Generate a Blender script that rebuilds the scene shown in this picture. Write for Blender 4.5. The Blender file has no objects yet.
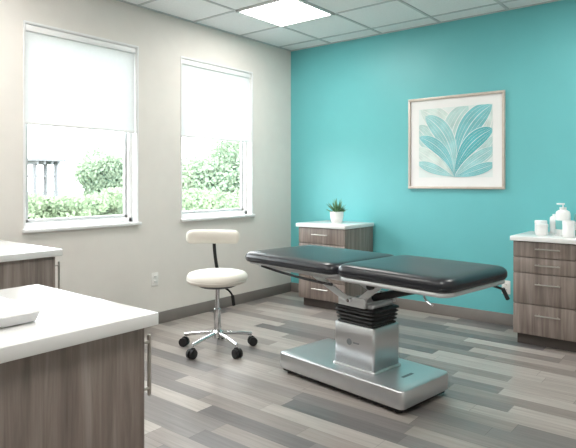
import bpy, bmesh, math, random
from mathutils import Vector, Matrix
random.seed(7)
scn = bpy.context.scene
scn.view_settings.view_transform = 'Standard'
scn.view_settings.look = 'None'
scn.view_settings.exposure = 0.12

def lin(c):
    return tuple(((v/255)/12.92 if v/255 <= .04045 else ((v/255+.055)/1.055)**2.4) for v in c)+(1,)

# ---------------- materials ----------------
def newmat(name):
    m = bpy.data.materials.new(name); m.use_nodes = True
    nt = m.node_tree
    return m, nt, nt.nodes['Principled BSDF'], nt.nodes['Material Output']

def pmat(name, col, rough=.5, metal=0, var=.04, scale=8, bump=0, spec=.5, coat=0):
    m, nt, b, o = newmat(name)
    N = nt.nodes; L = nt.links
    tc = N.new('ShaderNodeTexCoord'); no = N.new('ShaderNodeTexNoise')
    no.inputs['Scale'].default_value = scale; no.inputs['Detail'].default_value = 4
    L.new(tc.outputs['Object'], no.inputs['Vector'])
    cr = N.new('ShaderNodeValToRGB'); c = lin(col)
    cr.color_ramp.elements[0].position = .3; cr.color_ramp.elements[1].position = .7
    cr.color_ramp.elements[0].color = tuple(min(1, v*(1-var)) for v in c[:3])+(1,)
    cr.color_ramp.elements[1].color = tuple(min(1, v*(1+var)) for v in c[:3])+(1,)
    L.new(no.outputs['Fac'], cr.inputs['Fac']); L.new(cr.outputs['Color'], b.inputs['Base Color'])
    b.inputs['Roughness'].default_value = rough; b.inputs['Metallic'].default_value = metal
    b.inputs['Specular IOR Level'].default_value = spec
    if coat: b.inputs['Coat Weight'].default_value = coat
    if bump:
        n2 = N.new('ShaderNodeTexNoise'); n2.inputs['Scale'].default_value = 180
        L.new(tc.outputs['Object'], n2.inputs['Vector'])
        bp = N.new('ShaderNodeBump'); bp.inputs['Strength'].default_value = bump; bp.inputs['Distance'].default_value = .002
        L.new(n2.outputs['Fac'], bp.inputs['Height']); L.new(bp.outputs['Normal'], b.inputs['Normal'])
    return m

def woodmat(name, c1, c2, c3, axis='Z'):
    m, nt, b, o = newmat(name); N = nt.nodes; L = nt.links
    tc = N.new('ShaderNodeTexCoord'); mp = N.new('ShaderNodeMapping')
    mp.inputs['Scale'].default_value = (22, 22, 1.2) if axis == 'Z' else (1.2, 22, 22)
    L.new(tc.outputs['Object'], mp.inputs['Vector'])
    n = N.new('ShaderNodeTexNoise'); n.inputs['Scale'].default_value = 1.6; n.inputs['Detail'].default_value = 7; n.inputs['Roughness'].default_value = .6
    n.inputs['Distortion'].default_value = .3
    L.new(mp.outputs['Vector'], n.inputs['Vector'])
    cr = N.new('ShaderNodeValToRGB'); e = cr.color_ramp.elements
    e[0].position = .3; e[0].color = lin(c1); e[1].position = .72; e[1].color = lin(c3)
    k = e.new(.5); k.color = lin(c2)
    L.new(n.outputs['Fac'], cr.inputs['Fac']); L.new(cr.outputs['Color'], b.inputs['Base Color'])
    b.inputs['Roughness'].default_value = .45
    return m

def floormat():
    m, nt, b, o = newmat('plank_floor'); N = nt.nodes; L = nt.links
    def math_(op, a, c=None):
        n = N.new('ShaderNodeMath'); n.operation = op
        for i, v in enumerate((a, c)):
            if v is None: continue
            if isinstance(v, (int, float)): n.inputs[i].default_value = v
            else: L.new(v, n.inputs[i])
        return n.outputs[0]
    tc = N.new('ShaderNodeTexCoord'); sp = N.new('ShaderNodeSeparateXYZ'); L.new(tc.outputs['Object'], sp.inputs[0])
    yy = math_('DIVIDE', sp.outputs['Y'], .115); row = math_('FLOOR', yy)
    wn = N.new('ShaderNodeTexWhiteNoise'); wn.noise_dimensions = '1D'; L.new(row, wn.inputs['W'])
    xx = math_('ADD', math_('DIVIDE', sp.outputs['X'], .7), math_('MULTIPLY', wn.outputs['Value'], 7.3)); col = math_('FLOOR', xx)
    cb = N.new('ShaderNodeCombineXYZ'); L.new(col, cb.inputs[0]); L.new(row, cb.inputs[1])
    w2 = N.new('ShaderNodeTexWhiteNoise'); w2.noise_dimensions = '2D'; L.new(cb.outputs[0], w2.inputs['Vector'])
    cr = N.new('ShaderNodeValToRGB'); cr.color_ramp.interpolation = 'CONSTANT'; e = cr.color_ramp.elements
    cols = [(0, (144,136,131)), (.16, (170,162,156)), (.34, (126,121,119)), (.48, (156,147,141)), (.62, (178,171,165)), (.78, (135,128,124)), (.91, (108,104,104))]
    e[0].color = lin(cols[0][1]); e[1].position = .16; e[1].color = lin(cols[1][1])
    for p, c in cols[2:]:
        k = e.new(p); k.color = lin(c)
    L.new(w2.outputs['Value'], cr.inputs['Fac'])
    mp = N.new('ShaderNodeMapping'); mp.inputs['Scale'].default_value = (1.3, 26, 1)
    ad = N.new('ShaderNodeVectorMath'); ad.operation = 'ADD'; L.new(tc.outputs['Object'], ad.inputs[0]); L.new(w2.outputs['Color'], ad.inputs[1])
    L.new(ad.outputs[0], mp.inputs['Vector'])
    n = N.new('ShaderNodeTexNoise'); n.inputs['Scale'].default_value = 2; n.inputs['Detail'].default_value = 8; n.inputs['Roughness'].default_value = .65
    L.new(mp.outputs['Vector'], n.inputs['Vector'])
    g = N.new('ShaderNodeMapRange'); g.inputs['From Min'].default_value = .3; g.inputs['From Max'].default_value = .7
    g.inputs['To Min'].default_value = .8; g.inputs['To Max'].default_value = 1.16; L.new(n.outputs['Fac'], g.inputs['Value'])
    fy = math_('FRACT', yy); fx = math_('FRACT', xx)
    gy = math_('GREATER_THAN', fy, .018); gx = math_('GREATER_THAN', fx, .004)
    gap = math_('ADD', math_('MULTIPLY', math_('MULTIPLY', gy, gx), .35), .65)
    tot = math_('MULTIPLY', g.outputs[0], gap)
    mx = N.new('ShaderNodeVectorMath'); mx.operation = 'SCALE'; L.new(cr.outputs['Color'], mx.inputs[0]); L.new(tot, mx.inputs['Scale'])
    L.new(mx.outputs[0], b.inputs['Base Color'])
    b.inputs['Roughness'].default_value = .34
    return m

def emis(name, col, s):
    m, nt, b, o = newmat(name)
    b.inputs['Base Color'].default_value = lin(col); b.inputs['Emission Color'].default_value = lin(col); b.inputs['Emission Strength'].default_value = s
    return m

def glassmat():
    m, nt, b, o = newmat('window_glass'); N = nt.nodes; L = nt.links
    t = N.new('ShaderNodeBsdfTransparent'); t.inputs[0].default_value = (.97, .99, .99, 1)
    g = N.new('ShaderNodeBsdfGlossy'); g.inputs['Roughness'].default_value = .02
    mx = N.new('ShaderNodeMixShader'); mx.inputs[0].default_value = .05
    L.new(t.outputs[0], mx.inputs[1]); L.new(g.outputs[0], mx.inputs[2]); L.new(mx.outputs[0], o.inputs['Surface'])
    return m

def transmat(name, col, fac, var=0.0, scale=3):
    m, nt, b, o = newmat(name); N = nt.nodes; L = nt.links
    d = N.new('ShaderNodeBsdfDiffuse'); t = N.new('ShaderNodeBsdfTranslucent')
    tc = N.new('ShaderNodeTexCoord'); no = N.new('ShaderNodeTexNoise'); no.inputs['Scale'].default_value = scale
    L.new(tc.outputs['Object'], no.inputs['Vector'])
    cr = N.new('ShaderNodeValToRGB'); c = lin(col)
    cr.color_ramp.elements[0].position = .35; cr.color_ramp.elements[1].position = .65
    cr.color_ramp.elements[0].color = tuple(min(1, v*(1-var)) for v in c[:3])+(1,)
    cr.color_ramp.elements[1].color = tuple(min(1, v*(1+var)) for v in c[:3])+(1,)
    L.new(no.outputs['Fac'], cr.inputs['Fac'])
    L.new(cr.outputs[0], d.inputs[0]); L.new(cr.outputs[0], t.inputs[0])
    mx = N.new('ShaderNodeMixShader'); mx.inputs[0].default_value = fac
    L.new(d.outputs[0], mx.inputs[1]); L.new(t.outputs[0], mx.inputs[2]); L.new(mx.outputs[0], o.inputs['Surface'])
    return m

M = {}
M['wall'] = pmat('warm_white_paint', (226,221,215), .7, var=.015, bump=.05)
M['teal'] = pmat('teal_paint', (106,190,194), .45, var=.02, scale=3, bump=.05)
M['wall2'] = pmat('neutral_paint', (232,229,225), .7, var=.015)
M['floor'] = floormat()
M['base'] = pmat('taupe_vinyl_baseboard', (128,122,118), .5)
M['ceil'] = pmat('acoustic_tile', (238,238,238), .85, var=.03, scale=60, bump=.3)
M['tbar'] = pmat('ceiling_tbar', (196,198,199), .5)
M['white'] = pmat('white_frame_paint', (236,236,236), .4, var=.01)
M['counter'] = pmat('white_quartz', (236,236,235), .16, var=.015, scale=12)
M['wood'] = woodmat('taupe_wood_laminate', (108,95,89), (133,120,113), (158,146,138))
M['wooddk'] = pmat('dark_toe_kick', (84,76,72), .6)
M['nickel'] = pmat('brushed_nickel', (190,186,180), .3, 1, var=.03)
M['chrome'] = pmat('chrome', (225,226,228), .12, 1, var=.01)
M['steel'] = pmat('stainless_steel', (206,208,210), .34, .85, var=.05, scale=3)
M['frameal'] = pmat('painted_silver_frame', (206,208,210), .4, .2, var=.02)
M['black'] = pmat('black_vinyl_upholstery', (30,33,40), .32, var=.1, scale=20, bump=.15, spec=.6)
M['rubber'] = pmat('black_rubber', (24,24,26), .5, var=.1)
M['cream'] = pmat('cream_vinyl', (232,227,217), .4, var=.02)
M['glass'] = glassmat()
M['shade'] = transmat('roller_shade_fabric', (240,242,243), .27, .01, 40)
M['panel'] = emis('light_diffuser', (255,252,247), 23)
M['pot'] = pmat('white_ceramic', (238,238,236), .25, var=.01)
M['leaf'] = pmat('succulent_leaf', (96,140,98), .5, var=.25, scale=30)
M['soil'] = pmat('potting_soil', (70,56,44), .9, var=.3, scale=60)
M['aqua'] = pmat('aqua_plastic', (120,188,188), .35, var=.02)
M['plastic'] = pmat('white_plastic', (240,240,240), .35, var=.01)
M['grey'] = pmat('grey_print', (120,124,128), .5)
M['outlet'] = pmat('outlet_plastic', (240,238,234), .4, var=.01)
M['art_frame'] = pmat('champagne_wood_frame', (204,192,182), .4, .2, var=.06, scale=30)
M['mat'] = pmat('white_mat_board', (240,240,240), .8, var=.01)
M['paper'] = pmat('art_paper', (226,236,235), .8, var=.03, scale=5)
for i, c in enumerate([(92,180,188), (124,194,200), (156,208,210), (184,214,212), (210,226,222), (76,166,178), (200,218,204)]):
    M['art%d' % i] = pmat('art_paint_%d' % i, c, .8, var=.14, scale=9)
M['foliage'] = transmat('tree_foliage', (134,147,126), .3, .16, .8)
M['foliage2'] = transmat('shrub_foliage', (136,150,124), .3, .16, .8)
M['bark'] = pmat('bark', (115,110,104), .9, var=.2)
M['grass'] = pmat('lawn', (118,126,110), .9, var=.1, scale=.6)
M['timber'] = pmat('gazebo_timber', (104,104,108), .8, var=.1)

# ---------------- mesh helpers ----------------
def link(name, me, mat, parent=None, smooth=False, auto=False):
    ob = bpy.data.objects.new(name, me); scn.collection.objects.link(ob)
    if mat is not None: me.materials.append(mat)
    if smooth:
        for p in me.polygons: p.use_smooth = True
    if auto:
        try: me.set_sharp_from_angle(angle=math.radians(40))
        except Exception: pass
    if parent: ob.parent = parent
    return ob

def empty(name, loc=(0,0,0), rz=0):
    e = bpy.data.objects.new(name, None); scn.collection.objects.link(e)
    e.location = loc; e.rotation_euler = (0,0,rz); e.empty_display_size = .1
    return e

def boxes(name, bl, mat, parent=None, bevel=0.0, rot=None, piv=None):
    bm = bmesh.new()
    for (x0,x1,y0,y1,z0,z1) in bl:
        mt = Matrix.Translation(((x0+x1)/2,(y0+y1)/2,(z0+z1)/2)) @ Matrix.Diagonal((abs(x1-x0),abs(y1-y0),abs(z1-z0),1))
        bmesh.ops.create_cube(bm, size=1, matrix=mt)
    if bevel: bmesh.ops.bevel(bm, geom=bm.edges[:], offset=bevel, segments=2, profile=.5, affect='EDGES')
    if rot is not None:
        bmesh.ops.rotate(bm, verts=bm.verts[:], cent=piv or (0,0,0), matrix=rot)
    me = bpy.data.meshes.new(name); bm.to_mesh(me); bm.free()
    return link(name, me, mat, parent, smooth=bevel > 0, auto=True)

def box(name, x0,x1,y0,y1,z0,z1, mat, parent=None, bevel=0.0, **k):
    return boxes(name, [(x0,x1,y0,y1,z0,z1)], mat, parent, bevel, **k)

def lathe(name, prof, mat, parent=None, loc=(0,0,0), seg=40, rot=None):
    vs, fs = [], []
    n = len(prof)
    for i in range(seg):
        a = 2*math.pi*i/seg
        for r, z in prof: vs.append(Vector((r*math.cos(a), r*math.sin(a), z)))
    for i in range(seg):
        j = (i+1) % seg
        for k in range(n-1):
            fs.append((i*n+k, j*n+k, j*n+k+1, i*n+k+1))
    fs.append([i*n for i in range(seg)][::-1]); fs.append([i*n+n-1 for i in range(seg)])
    R = rot or Matrix.Identity(3)
    vs = [tuple(R @ v + Vector(loc)) for v in vs]
    me = bpy.data.meshes.new(name); me.from_pydata(vs, [], fs)
    bm = bmesh.new(); bm.from_mesh(me); bmesh.ops.remove_doubles(bm, verts=bm.verts[:], dist=1e-5); bmesh.ops.recalc_face_normals(bm, faces=bm.faces[:]); bm.to_mesh(me); bm.free()
    return link(name, me, mat, parent, True, True)

def cyl(name, p0, p1, r, mat, parent=None, r2=None, seg=24):
    p0 = Vector(p0); p1 = Vector(p1); d = p1-p0; h = d.length
    q = d.to_track_quat('Z', 'Y').to_matrix(); r2 = r if r2 is None else r2
    c = min(.002, r*.2)
    return lathe(name, [(r-c,0),(r,c),(r2,h-c),(r2-c,h)], mat, parent, tuple(p0), seg, q)

def tube(name, pts, r, mat, parent=None, smooth=True):
    cu = bpy.data.curves.new(name, 'CURVE'); cu.dimensions = '3D'; cu.bevel_depth = r; cu.bevel_resolution = 4; cu.use_fill_caps = True
    if smooth:
        s = cu.splines.new('NURBS'); s.points.add(len(pts)-1)
        for i, p in enumerate(pts): s.points[i].co = (*p, 1)
        s.use_endpoint_u = True; s.order_u = 3; s.resolution_u = 8
    else:
        s = cu.splines.new('POLY'); s.points.add(len(pts)-1)
        for i, p in enumerate(pts): s.points[i].co = (*p, 1)
    tmp = bpy.data.objects.new('tmp', cu); scn.collection.objects.link(tmp)
    bpy.context.view_layer.update()
    me = bpy.data.meshes.new_from_object(tmp.evaluated_get(bpy.context.evaluated_depsgraph_get()))
    bpy.data.objects.remove(tmp); me.materials.clear()
    return link(name, me, mat, parent, True, True)

def rr(L, W, r, inset, n=6, m=8):
    hx = max(L/2-inset, .003); hy = max(W/2-inset, .003); r = max(min(r-inset*.6, hx*.98, hy*.98), .002)
    pts = []
    cs = [(hx-r,hy-r,0),(-(hx-r),hy-r,90),(-(hx-r),-(hy-r),180),(hx-r,-(hy-r),270)]
    for k,(cx,cy,a0) in enumerate(cs):
        arc = [(cx+r*math.cos(math.radians(a0+90*i/n)), cy+r*math.sin(math.radians(a0+90*i/n))) for i in range(n+1)]
        pts += arc
        nx = cs[(k+1)%4]; a1 = math.radians(nx[2]); e = (nx[0]+r*math.cos(a1), nx[1]+r*math.sin(a1)); s = arc[-1]
        for i in range(1, m): pts.append((s[0]+(e[0]-s[0])*i/m, s[1]+(e[1]-s[1])*i/m))
    return pts

def pad(name, L, W, r, prof, mat, parent, xf):
    vs, fs = [], []; n = 0
    for ins, z in prof:
        p = rr(L, W, r, ins); n = len(p)
        vs += [tuple(xf(x, y, z)) for x, y in p]
    for k in range(len(prof)-1):
        for i in range(n):
            j = (i+1) % n
            fs.append((k*n+i, k*n+j, (k+1)*n+j, (k+1)*n+i))
    fs.append(list(range(n))[::-1]); fs.append([(len(prof)-1)*n+i for i in range(n)])
    me = bpy.data.meshes.new(name); me.from_pydata(vs, [], fs)
    bm = bmesh.new(); bm.from_mesh(me); bmesh.ops.recalc_face_normals(bm, faces=bm.faces[:]); bm.to_mesh(me); bm.free()
    return link(name, me, mat, parent, True, False)

# ---------------- room ----------------
H = 2.7; XR = 5.2; YF = -6.2
W1 = (-3.0, -2.06); W2 = (-1.58, -.65); ZB, ZT = .89, 2.35
boxes('wall_left', [(-.16,0,YF,.15,0,ZB), (-.16,0,YF,.15,ZT,H+.1), (-.16,0,YF,W1[0],ZB,ZT), (-.16,0,W1[1],W2[0],ZB,ZT), (-.16,0,W2[1],.15,ZB,ZT)], M['wall'])
box('wall_back', 0,XR+.15,0,.15,0,H+.1, M['teal'])
box('wall_right', XR,XR+.15,YF,0,0,H+.1, M['wall2'])
box('wall_front', 0,XR+.15,YF-.15,YF,0,H+.1, M['wall2'])
box('floor', -.16,XR+.15,YF-.15,.15,-.1,0, M['floor'])
ceil = box('ceiling', -.16,XR+.15,YF-.15,.15,H,H+.12, M['ceil'])
gx = [.55+.61*i for i in range(8)]; gy = [-.23-.61*i for i in range(10)]
boxes('ceiling_grid', [(x-.012,x+.012,YF,0,H-.006,H) for x in gx] + [(0,XR,y-.012,y+.012,H-.006,H) for y in gy] +
      [(0,.02,YF,0,H-.008,H),(0,XR,-.02,0,H-.008,H)], M['tbar'], ceil)
for (ix, iy) in [(0,1),(4,1),(0,5),(4,5),(2,8)]:  # first panel is in view; the rest are unseen, added to light the room
    x0 = gx[ix]; y1 = gy[iy]; y0 = y1-.61; x1 = x0+.61
    p = empty('ceiling_light_panel', ((x0+x1)/2,(y0+y1)/2,H))
    h = .305
    boxes('panel_frame', [(-h,h,-h,-h+.025,-.014,0),(-h,h,h-.025,h,-.014,0),(-h,-h+.025,-h,h,-.014,0),(h-.025,h,-h,h,-.014,0)], M['white'], p)
    box('diffuser', -h+.025,h-.025,-h+.025,h-.025,-.011,-.004, M['panel'], p)
boxes('baseboard_left', [(0,.014,YF,0,0,.1)], M['base'], bevel=.003)
boxes('baseboard_back', [(0,XR,-.014,0,0,.1)], M['base'], bevel=.003)
boxes('baseboard_right', [(XR-.014,XR,YF,0,0,.1)], M['base'], bevel=.003)
boxes('baseboard_front', [(0,XR,YF,YF+.014,0,.1)], M['base'], bevel=.003)

for i, (a, b) in enumerate([W1, W2]):
    e = empty('window_%d' % (i+1), (0,0,0))
    f = .04
    xf0, xf1 = -.12, -.06
    boxes('frame', [(xf0,xf1,a,b,ZB,ZB+f),(xf0,xf1,a,b,ZT-f,ZT),(xf0,xf1,a,a+f,ZB,ZT),(xf0,xf1,b-f,b,ZB,ZT)], M['white'], e, .004)
    c0, c1, d0, d1 = a+f, b-f, ZB+f, ZT-f; s = .025
    boxes('sash', [(-.105,-.08,c0,c1,d0,d0+s),(-.105,-.08,c0,c1,d1-s,d1),(-.105,-.08,c0,c0+s,d0,d1),(-.105,-.08,c1-s,c1,d0,d1)], M['frameal'], e, .003)
    box('glass_pane', -.098,-.094,c0+.01,c1-.01,d0+.01,d1-.01, M['glass'], e)
    t = .012
    boxes('casing', [(0,.006,a-t,a,ZB-.01,ZT+t),(0,.006,b,b+t,ZB-.01,ZT+t),(0,.006,a,b,ZT,ZT+t)], M['white'], e)
    box('sill', -.07,.03,a-.02,b+.03,ZB-.022,ZB+.003, M['white'], e, .005)
    boxes('jamb_liner', [(-.07,0,b-.006,b,ZB,ZT),(-.07,0,a,a+.006,ZB,ZT),(-.07,0,a,b,ZT-.006,ZT)], M['white'], e)
    sh = empty('roller_shade')
    zb = 1.655
    box('fabric', -.021,-.019,a+.010,b-.010,zb,ZT-.05, M['shade'], sh)
    box('hem_bar', -.026,-.014,a+.010,b-.010,zb-.02,zb, M['white'], sh, .004)
    box('cassette', -.05,-.002,a+.008,b-.008,ZT-.055,ZT-.008, M['white'], sh, .008)

def outlet(loc, axis):
    e = empty('wall_outlet', loc, 0 if axis == 'y' else math.pi/2)
    box('cover_plate', -.036,.036,-.006,0,-.058,.058, M['outlet'], e, .003)
    for z in (-.022,.022):
        box('socket', -.017,.017,-.008,-.004,z-.015,z+.015, M['outlet'], e, .002)
        boxes('slots', [(-.008,-.005,-.0085,-.007,z-.004,z+.007),(.005,.008,-.0085,-.007,z-.004,z+.007)], M['rubber'], e)
outlet((0,-1.88,.39), 'x'); outlet((2.36,0,.325), 'y')

# ---------------- cabinets ----------------
def bar_handle(parent, c, length, direction, out, name='handle'):
    c = Vector(c); d = Vector(direction); o = Vector(out)
    a = c+o*.032-d*length/2; b = c+o*.032+d*length/2
    cyl(name, a, b, .0055, M['nickel'], parent)
    for k, q in enumerate((-.38,.38)):
        s = c+d*length*q
        cyl(name+'_post_%d' % (k+1), s, s+o*.03, .0045, M['nickel'], parent)

def drawer_cabinet(name, x0, x1, yf, yb, h, cols, rows):
    e = empty(name)
    zt = h-.035; kick = .09
    box('carcass', x0+.015,x1-.015,yf+.045,yb,kick,zt, M['wood'], e, .002)
    box('toe_kick', x0+.03,x1-.03,yf+.09,yb,0,kick, M['wooddk'], e)
    box('countertop', x0,x1,yf,yb,zt,h, M['counter'], e, .004)
    w = (x1-x0-.03)/cols; tot = zt-kick
    for c in range(cols):
        z = zt-.006
        for r in rows:
            hh = tot*r
            box('drawer_front', x0+.015+c*w+.003, x0+.015+(c+1)*w-.003, yf+.025,yf+.045, z-hh+.006, z, M['wood'], e, .002)
            bar_handle(e, (x0+.015+(c+.5)*w, yf+.025, z-min(hh*.4,.07)), w*.34, (1,0,0), (0,-1,0))
            z -= hh
    return e
CZ = .82
drawer_cabinet('drawer_cabinet', .50,1.08,-.55,-.016,CZ, 1, [.22,.26,.26,.26])
drawer_cabinet('drawer_cabinet', 2.56,4.6,-.555,-.016,CZ, 4, [.17,.17,.33,.33])

def end_counter(name, x0, x1, y0, y1, h, hz0, hz1, hx):
    e = empty(name); zt = h-.035
    box('carcass', x0+(.025 if x0 > .1 else 0),x1-.025,y0,y1-.045,.09,zt, M['wood'], e, .002)
    box('toe_kick', x0+.07,x1-.07,y0,y1-.1,0,.09, M['wooddk'], e)
    box('countertop', x0,x1,y0,y1,zt,h, M['counter'], e, .004)
    w = (x1-x0-.05)/2
    for k in range(2):
        box('door_panel', x0+.025+k*w+.003, x0+.025+(k+1)*w-.003, y1-.045,y1-.027,.1,zt-.006, M['wood'], e, .002)
    c = (hx, y1-.027, (hz0+hz1)/2)
    bar_handle(e, c, hz1-hz0, (0,0,1), (0,1,0))
    bar_handle(e, (x0+.07, y1-.027, (hz0+hz1)/2), hz1-hz0, (0,0,1), (0,1,0))
end_counter('base_cabinet_counter', 1.99,2.66,-6.18,-3.91,.87, .63,.80, 2.61)
end_counter('base_cabinet_counter', .016,1.11,-6.18,-3.33,.87, .63,.80, 1.06)

# instrument tray
tr = empty('instrument_tray', (2.34,-4.40,.87))
pad('tray_shell', .36, .50, .04, [(.03,0),(.012,.004),(.004,.026),(0,.028),(.006,.030),(.014,.026),(.024,.008),(.04,.006)], M['plastic'], tr, lambda x,y,z: (x,y,z))

# ---------------- exam table ----------------
T = empty('examination_table', (2.10,-1.96,0), math.radians(-8))
ident = lambda x,y,z: (x,y,z)
pad('base_plate', .96,.47,.03, [(.004,.035),(0,.04),(0,.125),(.004,.131),(.012,.134),(.06,.134),(.2,.134)], M['steel'], T, ident)
pad('base_skirt', .93,.44,.03, [(0,.018),(0,.036)], M['rubber'], T, ident)
for k,(x,y) in enumerate([(-.42,-.18),(.42,-.18),(-.42,.18),(.42,.18)]):
    cyl('foot_%d' % (k+1), (x,y,0), (x,y,.03), .022, M['rubber'], T)
cx, cy = .065, -.01
def cxf(x,y,z): return (x+cx, y+cy, z)
pad('column_shroud', .30,.25,.018, [(0,.13),(0,.385),(.004,.389),(.02,.389)], M['steel'], T, cxf)
pad('column_collar', .32,.27,.02, [(0,.128),(0,.145),(.008,.148)], M['steel'], T, cxf)
prof = []; z = .382
for k in range(5):
    g = -.004*k
    prof += [(.014+g,z),(-.004+g,z+.010),(-.004+g,z+.014),(.014+g,z+.023)]; z += .0225
pad('bellows', .27,.23,.02, prof, M['rubber'], T, cxf)
pad('top_mount', .24,.22,.02, [(0,.494),(0,.515),(.004,.518)], M['frameal'], T, cxf)
def arm(name, p0, p1, yy, hw=.02, th=.010):
    d = Vector((p1[0]-p0[0],0,p1[1]-p0[1])); l = d.length; a = -math.atan2(d.z, d.x)
    b = boxes(name, [(-hw,l+hw,-th/2,th/2,-hw,hw)], M['frameal'], T, .003, rot=Matrix.Rotation(a,3,'Y'))
    for v in b.data.vertices: v.co += Vector((p0[0],yy,p0[1]))
for s, yy in (('near',-.15),('far',.125)):
    arm('arm_rear_'+s, (cx-.02,.53), (cx-.30,.65), yy)
    arm('arm_fore_'+s, (cx+.04,.53), (cx+.20,.65), yy+.013)
    boxes('rail_'+s, [(cx-.38,cx+.36,yy-.012,yy+.012,.640,.670)], M['frameal'], T, .003)
    boxes('bracket_'+s, [(cx-.10,cx+.10,yy-.004,yy+.018,.50,.555)], M['frameal'], T, .002)
boxes('mount_crossplate', [(cx-.08,cx+.08,-.15,.13,.516,.524)], M['frameal'], T, .002)
cyl('cross_rod', (cx,-.185,.54), (cx,.15,.54), .012, M['chrome'], T)
cyl('cross_rod_rear', (cx-.30,-.185,.65), (cx-.30,.15,.65), .010, M['chrome'], T)
cyl('cross_rod_fore', (cx+.20,-.185,.65), (cx+.20,.15,.65), .010, M['chrome'], T)
cyl('actuator_body', (cx+.06,-.02,.54), (cx+.34,-.02,.625), .022, M['rubber'], T)
cyl('actuator_rod', (cx+.33,-.02,.622), (cx+.50,-.02,.665), .01, M['chrome'], T)
SP = .08; XE = .80
boxes('seat_frame', [(SP+.03,XE-.08,-.25,-.22,.662,.69),(SP+.03,XE-.08,.22,.25,.662,.69),(SP+.03,SP+.06,-.22,.22,.662,.69),(XE-.11,XE-.08,-.22,.22,.662,.69)], M['frameal'], T, .003)
boxes('back_frame', [(-.66,SP-.02,-.25,-.22,.662,.69),(-.66,SP-.02,.22,.25,.662,.69),(-.66,-.63,-.22,.22,.662,.69),(SP-.05,SP-.02,-.22,.22,.662,.69)], M['frameal'], T, .003)
xs = (SP+XE)/2; LS = XE-SP
pad('seat_pan', LS-.02,.64,.07, [(.02,.672),(0,.678),(0,.698)], M['frameal'], T, lambda x,y,z:(x+xs,y,z))
pad('back_pan', .78,.62,.06, [(.025,.682),(0,.688),(0,.698)], M['frameal'], T, lambda x,y,z:(x-.325,y,z))
def cushion(name, L, xc, z0, th):
    P = [(.03,z0),(.008,z0+.005),(0,z0+.016),(-.002,z0+.024),(.001,z0+.027),(-.002,z0+.030),(-.001,z0+th-.03),(.004,z0+th-.017),(.013,z0+th-.008),(.026,z0+th-.002),(.05,z0+th+.002),(.09,z0+th+.004),(.15,z0+th+.006),(.22,z0+th+.007),(.29,z0+th+.007)]
    pad(name, L,.66,.075, P, M['black'], T, lambda x,y,z:(x+xc,y,z))
cushion('seat_cushion', LS, xs, .696, .072)
cushion('back_cushion', .82, -.335, .696, .066)
tube('release_lever', [(.62,-.24,.665),(.64,-.30,.655),(.72,-.33,.64)], .006, M['chrome'], T)
cyl('lever_grip', (.80,.22,.66), (.82,.24,.60), .011, M['rubber'], T)
tube('grip_rod', [(.70,.20,.672),(.76,.20,.672),(.80,.22,.655)], .007, M['rubber'], T)
cyl('pivot_knob', (.30,-.255,.665), (.30,-.285,.665), .020, M['rubber'], T)
tube('side_rail', [(-.60,-.27,.675),(-.30,-.29,.645),(.02,-.27,.635)], .008, M['rubber'], T)
# plain stand-in marks
lathe('badge_ring', [(.014,0),(.019,0),(.019,.002),(.014,.002)], M['grey'], T, (cx-.03, cy-.1255, .285), 32, Matrix.Rotation(math.radians(90),3,'X'))
boxes('badge_bars', [(cx+.0,cx+.045,cy-.1272,cy-.125,.281,.289)], M['grey'], T)
boxes('base_badge', [(.34,.36,-.05,.05,.1338,.1348)], M['grey'], T)

# ---------------- stool ----------------
S = empty('rolling_stool', (.93,-2.03,0), math.radians(38.9))
lathe('seat', [(.02,.487),(.19,.487),(.212,.494),(.222,.508),(.223,.515),(.220,.519),(.223,.523),(.221,.542),(.207,.560),(.18,.568),(.1,.573),(.02,.574)], M['cream'], S, seg=56)
lathe('seat_pan', [(.02,.455),(.12,.460),(.16,.478),(.16,.489),(.02,.489)], M['rubber'], S)
cyl('outer_column', (0,0,.11),(0,0,.30), .026, M['chrome'], S)
cyl('gas_spring', (0,0,.28),(0,0,.46), .016, M['chrome'], S)
lathe('hub', [(.025,.085),(.04,.09),(.042,.13),(.03,.145),(.02,.146)], M['chrome'], S)
for k in range(5):
    a = math.radians(72*k+20); c, s = math.cos(a), math.sin(a)
    tube('leg_%d' % (k+1), [(c*.02,s*.02,.120),(c*.14,s*.14,.112),(c*.26,s*.26,.09)], .0135, M['chrome'], S)
    cyl('caster_stem_%d' % (k+1), (c*.255,s*.255,.05),(c*.255,s*.255,.095), .008, M['chrome'], S)
    t = Vector((-s,c,0)); cc = Vector((c*.268,s*.268,.033))
    for q, nm in ((-1,'a'),(1,'b')):
        cyl('wheel_%d%s' % (k+1,nm), cc+t*q*.008, cc+t*q*.027, .033, M['rubber'], S)
    cyl('caster_hood_%d' % (k+1), cc+t*-.008+Vector((-c*.008,-s*.008,.014)), cc+t*.008+Vector((-c*.008,-s*.008,.014)), .028, M['rubber'], S)
BX = -.055
tube('back_bar', [(.0,.06,.463),(.0,.20,.460),(BX*.3,.255,.47),(BX*.7,.262,.56),(BX,.24,.70),(BX,.225,.80)], .013, M['rubber'], S)
def bxf(x,y,z):
    return (x+BX, .205+z-(x*x)*.9, .805+y)
pad('backrest', .41,.105,.045, [(.02,.028),(.006,.022),(0,.010),(0,-.006),(.006,-.018),(.02,-.026),(.04,-.028)], M['cream'], S, bxf)
tube('height_lever', [(.03,-.02,.462),(.10,-.06,.452),(.12,-.07,.40)], .007, M['rubber'], S)
cyl('lever_paddle', (.118,-.069,.41),(.128,-.072,.335), .012, M['rubber'], S)

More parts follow.
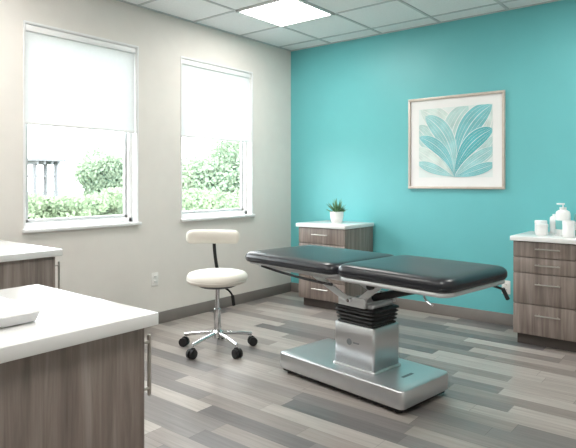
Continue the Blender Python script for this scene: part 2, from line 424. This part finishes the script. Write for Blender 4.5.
# ---------------- plant ----------------
P = empty('potted_succulent', (.82,-.30,CZ))
lathe('pot', [(.02,0),(.045,0),(.052,.006),(.066,.06),(.068,.105),(.070,.112),(.066,.115),(.061,.112),(.059,.09),(.02,.088)], M['pot'], P)
lathe('soil', [(.01,.092),(.058,.092),(.058,.096),(.01,.098)], M['soil'], P)
vs, fs = [], []
for k in range(60):
    a = random.uniform(0, 2*math.pi); el = random.uniform(.45, 1.5); ln = random.uniform(.09,.14)*(.75+.4*math.sin(el))
    d = Vector((math.cos(a)*math.cos(el), math.sin(a)*math.cos(el), math.sin(el))); sd = Vector((-math.sin(a), math.cos(a), 0))
    up = d.cross(sd); o = Vector((math.cos(a)*.012, math.sin(a)*.012, .095)); b0 = len(vs)
    prof = [(0,.004),(.3,.008),(.6,.007),(.85,.004),(1,.0008)]
    for t, w in prof:
        c = o+d*ln*t+Vector((0,0,-.02))*t*t*math.cos(el)
        vs += [tuple(c+sd*w), tuple(c-up*w*.45), tuple(c-sd*w), tuple(c+up*w*.45)]
    for i in range(4):
        for j in range(4):
            q = (j+1) % 4; fs.append((b0+i*4+j, b0+i*4+q, b0+i*4+4+q, b0+i*4+4+j))
me = bpy.data.meshes.new('leaves'); me.from_pydata(vs, [], fs); link('leaves', me, M['leaf'], P, True)

# ---------------- counter items ----------------
def bottle(name, loc, r, h, pump, mat):
    e = empty(name, loc)
    lathe('body', [(r*.5,0),(r*.95,0),(r,.006),(r,h*.72),(r*.9,h*.80),(r*.45,h*.86),(r*.4,h*.88)], mat, e)
    lathe('cap', [(r*.2,h*.87),(r*.48,h*.87),(r*.48,h*.94),(r*.2,h*.94)], M['plastic'], e)
    lathe('label_band', [(r*1.0,h*.2),(r*1.012,h*.2),(r*1.012,h*.5),(r*1.0,h*.5)], M['aqua' if mat is not M['aqua'] and pump else 'plastic'], e)
    if pump:
        cyl('pump_stem', (0,0,h*.93),(0,0,h*1.04), .005, M['plastic'], e)
        boxes('pump_nozzle', [(-.045,.012,-.008,.008,h*1.03,h*1.03+.012)], M['plastic'], e, .003)
def jar(name, loc, r, h, mat):
    e = empty(name, loc)
    lathe('body', [(r*.5,0),(r*.93,0),(r,.006),(r,h*.72),(r*.93,h*.76)], mat, e)
    lathe('lid', [(r*.4,h*.755),(r*1.03,h*.755),(r*1.03,h*.95),(r*.95,h),(r*.3,h)], M['plastic'], e)
bottle('pump_bottle', (2.86,-.24,CZ), .052,.225, True, M['plastic'])
jar('lidded_jar', (2.68,-.16,CZ), .045,.10, M['plastic'])
jar('lidded_jar', (2.73,-.33,CZ), .045,.085, M['plastic'])
bottle('lotion_bottle', (2.77,-.10,CZ), .038,.16, False, M['plastic'])
bottle('lotion_bottle', (2.96,-.18,CZ), .036,.20, False, M['aqua'])
jar('lidded_jar', (2.93,-.38,CZ), .042,.12, M['plastic'])

# ---------------- artwork ----------------
A = empty('framed_leaf_painting', (1.905,0,1.588))
w, h, f = .45,.425,.022
boxes('frame', [(-w,w,-.03,0,-h,-h+f),(-w,w,-.03,0,h-f,h),(-w,-w+f,-.03,0,-h+f,h-f),(w-f,w,-.03,0,-h+f,h-f)], M['art_frame'], A, .003)
box('mat_board', -w+f,w-f,-.012,-.002,-h+f,h-f, M['mat'], A)
aw, ah = .345, .32
box('art_paper', -aw,aw,-.0135,-.011,-ah,ah, M['paper'], A)
lay = [0]
def leafstrip(base, ctrl, tip, wid, mat, rib='mat', veins=(-.66,-.34,.34,.66)):
    lay[0] += 1; y = -.0137-.00025*lay[0]
    n = 30; P = []
    cl = lambda q: (max(-aw+.002, min(aw-.002, q[0])), max(-ah+.002, min(ah-.002, q[1])))
    for i in range(n+1):
        t = i/n
        p = ((1-t)**2*base[0]+2*t*(1-t)*ctrl[0]+t*t*tip[0], (1-t)**2*base[1]+2*t*(1-t)*ctrl[1]+t*t*tip[1])
        d = (2*(1-t)*(ctrl[0]-base[0])+2*t*(tip[0]-ctrl[0]), 2*(1-t)*(ctrl[1]-base[1])+2*t*(tip[1]-ctrl[1]))
        l = math.hypot(*d) or 1; nn = (-d[1]/l, d[0]/l)
        ww = wid*.5*max(0, 3.2*(t**1.35)*((1-t)**.7))+.0006
        P.append((p, nn, ww))
    def strip(nm, fa, fb, mt, yy):
        vs = []
        for i, (p, nn, ww) in enumerate(P):
            a = cl((p[0]+nn[0]*ww*fa(i), p[1]+nn[1]*ww*fa(i))); b = cl((p[0]+nn[0]*ww*fb(i), p[1]+nn[1]*ww*fb(i)))
            vs += [(a[0],yy,a[1]),(b[0],yy,b[1])]
        fs = [(2*i,2*i+1,2*i+3,2*i+2) for i in range(n)]
        me = bpy.data.meshes.new(nm); me.from_pydata(vs, [], fs); link(nm, me, M[mt], A)
    strip('painted_leaf', lambda i: -1, lambda i: 1, mat, y)
    strip('leaf_midrib', lambda i: -.03, lambda i: .03, rib, y-.0001)
    for v in veins:
        strip('leaf_vein', lambda i: v-.01, lambda i: v+.01, rib, y-.0001)
    strip('leaf_edge', lambda i: .95, lambda i: 1.02, 'mat', y-.0001)
    strip('leaf_edge', lambda i: -1.02, lambda i: -.96, 'mat', y-.0001)
B0 = (.0,-.315)
leafstrip(B0, (.02,.18), (-.33,.32), .26, 'art4')
leafstrip(B0, (.34,-.10), (.36,.33), .28, 'art4')
leafstrip(B0, (-.12,.12), (.13,.32), .24, 'art3')
leafstrip(B0, (-.24,.04), (-.37,.16), .22, 'art3')
leafstrip(B0, (.04,.16), (.34,.31), .23, 'art1')
leafstrip(B0, (.28,-.16), (.38,.04), .17, 'art3')
leafstrip(B0, (.00,.08), (-.28,.25), .20, 'art2')
leafstrip(B0, (-.20,-.16), (-.38,-.05), .16, 'art4')
leafstrip(B0, (.08,.00), (.35,.10), .18, 'art0')
leafstrip(B0, (-.06,-.04), (-.34,.06), .14, 'art1')
leafstrip(B0, (.12,-.20), (.37,-.06), .13, 'art2')
leafstrip(B0, (-.14,-.26), (-.36,-.18), .11, 'art2')
leafstrip(B0, (.16,-.28), (.37,-.20), .11, 'art1')

# ---------------- exterior ----------------
GZ = -.35
box('ground', -90,-.17,-60,80,GZ-.1,GZ, M['grass'])
def leafcloud(name, loc, rx, rz, zc, n, mat, trunk=True, sz=.12, nb=12):
    e = empty(name, loc)
    if trunk:
        cyl('trunk', (0,0,0),(0,0,zc), .09, M['bark'], e, .05)
    vs, fs = [], []
    blobs = [(random.uniform(-.6,.6)*rx, random.uniform(-.6,.6)*rx, zc+random.uniform(-.55,.5)*rz, random.uniform(.35,.55)) for _ in range(nb)]
    for k in range(n):
        bx, by, bz, br = random.choice(blobs)
        d = Vector((random.gauss(0,1), random.gauss(0,1), random.gauss(0,1))).normalized()*random.uniform(.6,1)
        c = Vector((bx+d.x*rx*br, by+d.y*rx*br, max(.02, bz+d.z*rz*br)))
        u = Vector((random.gauss(0,1), random.gauss(0,1), random.gauss(0,1))).normalized(); v = u.orthogonal().normalized()
        s = sz*random.uniform(.6,1.2)
        q4 = [c-u*s, c+v*s*.6, c+u*s, c-v*s*.6]; b = len(vs)
        vs += [(q[0],q[1],max(.01,q[2])) for q in q4]
        fs.append((b,b+1,b+2,b+3))
    me = bpy.data.meshes.new('foliage'); me.from_pydata(vs, [], fs); link('foliage', me, mat, e)
for k in range(14):
    y = -9+k*2.6; x = -13+random.uniform(-1,1)
    leafcloud('garden_shrub', (x,y,GZ), 1.35, random.uniform(.6,.95), .6, 5000, M['foliage2'], False, .08)
for (x,y,r,zc) in [(-22.5,12.2,2.2,1.7),(-18.5,16.5,2.8,2.4),(-18,20.5,2.9,2.9),(-17,24.0,2.9,3.0),(-16,28,3,3.0),(-23,3.0,2.0,1.9),(-24,-3,2.6,2.6)]:
    leafcloud('garden_tree', (x,y,GZ), r, r*.8, zc, 13000, M['foliage'], True, .11, 16)
G = empty('gazebo', (-31,12.9,GZ))
boxes('posts', [(x-.1,x+.1,y-.1,y+.1,0,2.75) for x in (-.7,.7) for y in (-.7,.7)], M['timber'], G)
boxes('beams', [(-1.1,1.1,y-.07,y+.07,2.7,2.9) for y in (-.7,-.25,.25,.7)]+[(-1.2,1.2,-1.15,1.15,2.9,3.05),(-.7,.7,-.7,.7,1.9,2.0)], M['timber'], G)

# ---------------- world ----------------
w = bpy.data.worlds.new('overcast_sky'); scn.world = w; w.use_nodes = True
bg = w.node_tree.nodes['Background']; bg.inputs[0].default_value = (.95,.98,1,1); bg.inputs[1].default_value = 11.5

# ---------------- camera ----------------
cd = bpy.data.cameras.new('camera'); cam = bpy.data.objects.new('camera', cd); scn.collection.objects.link(cam)
cam.location = (3.886,-4.868,1.226); cam.rotation_euler = (math.radians(90),0,math.radians(38.9))
cd.sensor_width = 36; cd.lens = 36*554/576; cd.shift_y = -42/576; cd.clip_start = .05; cd.clip_end = 300
scn.camera = cam
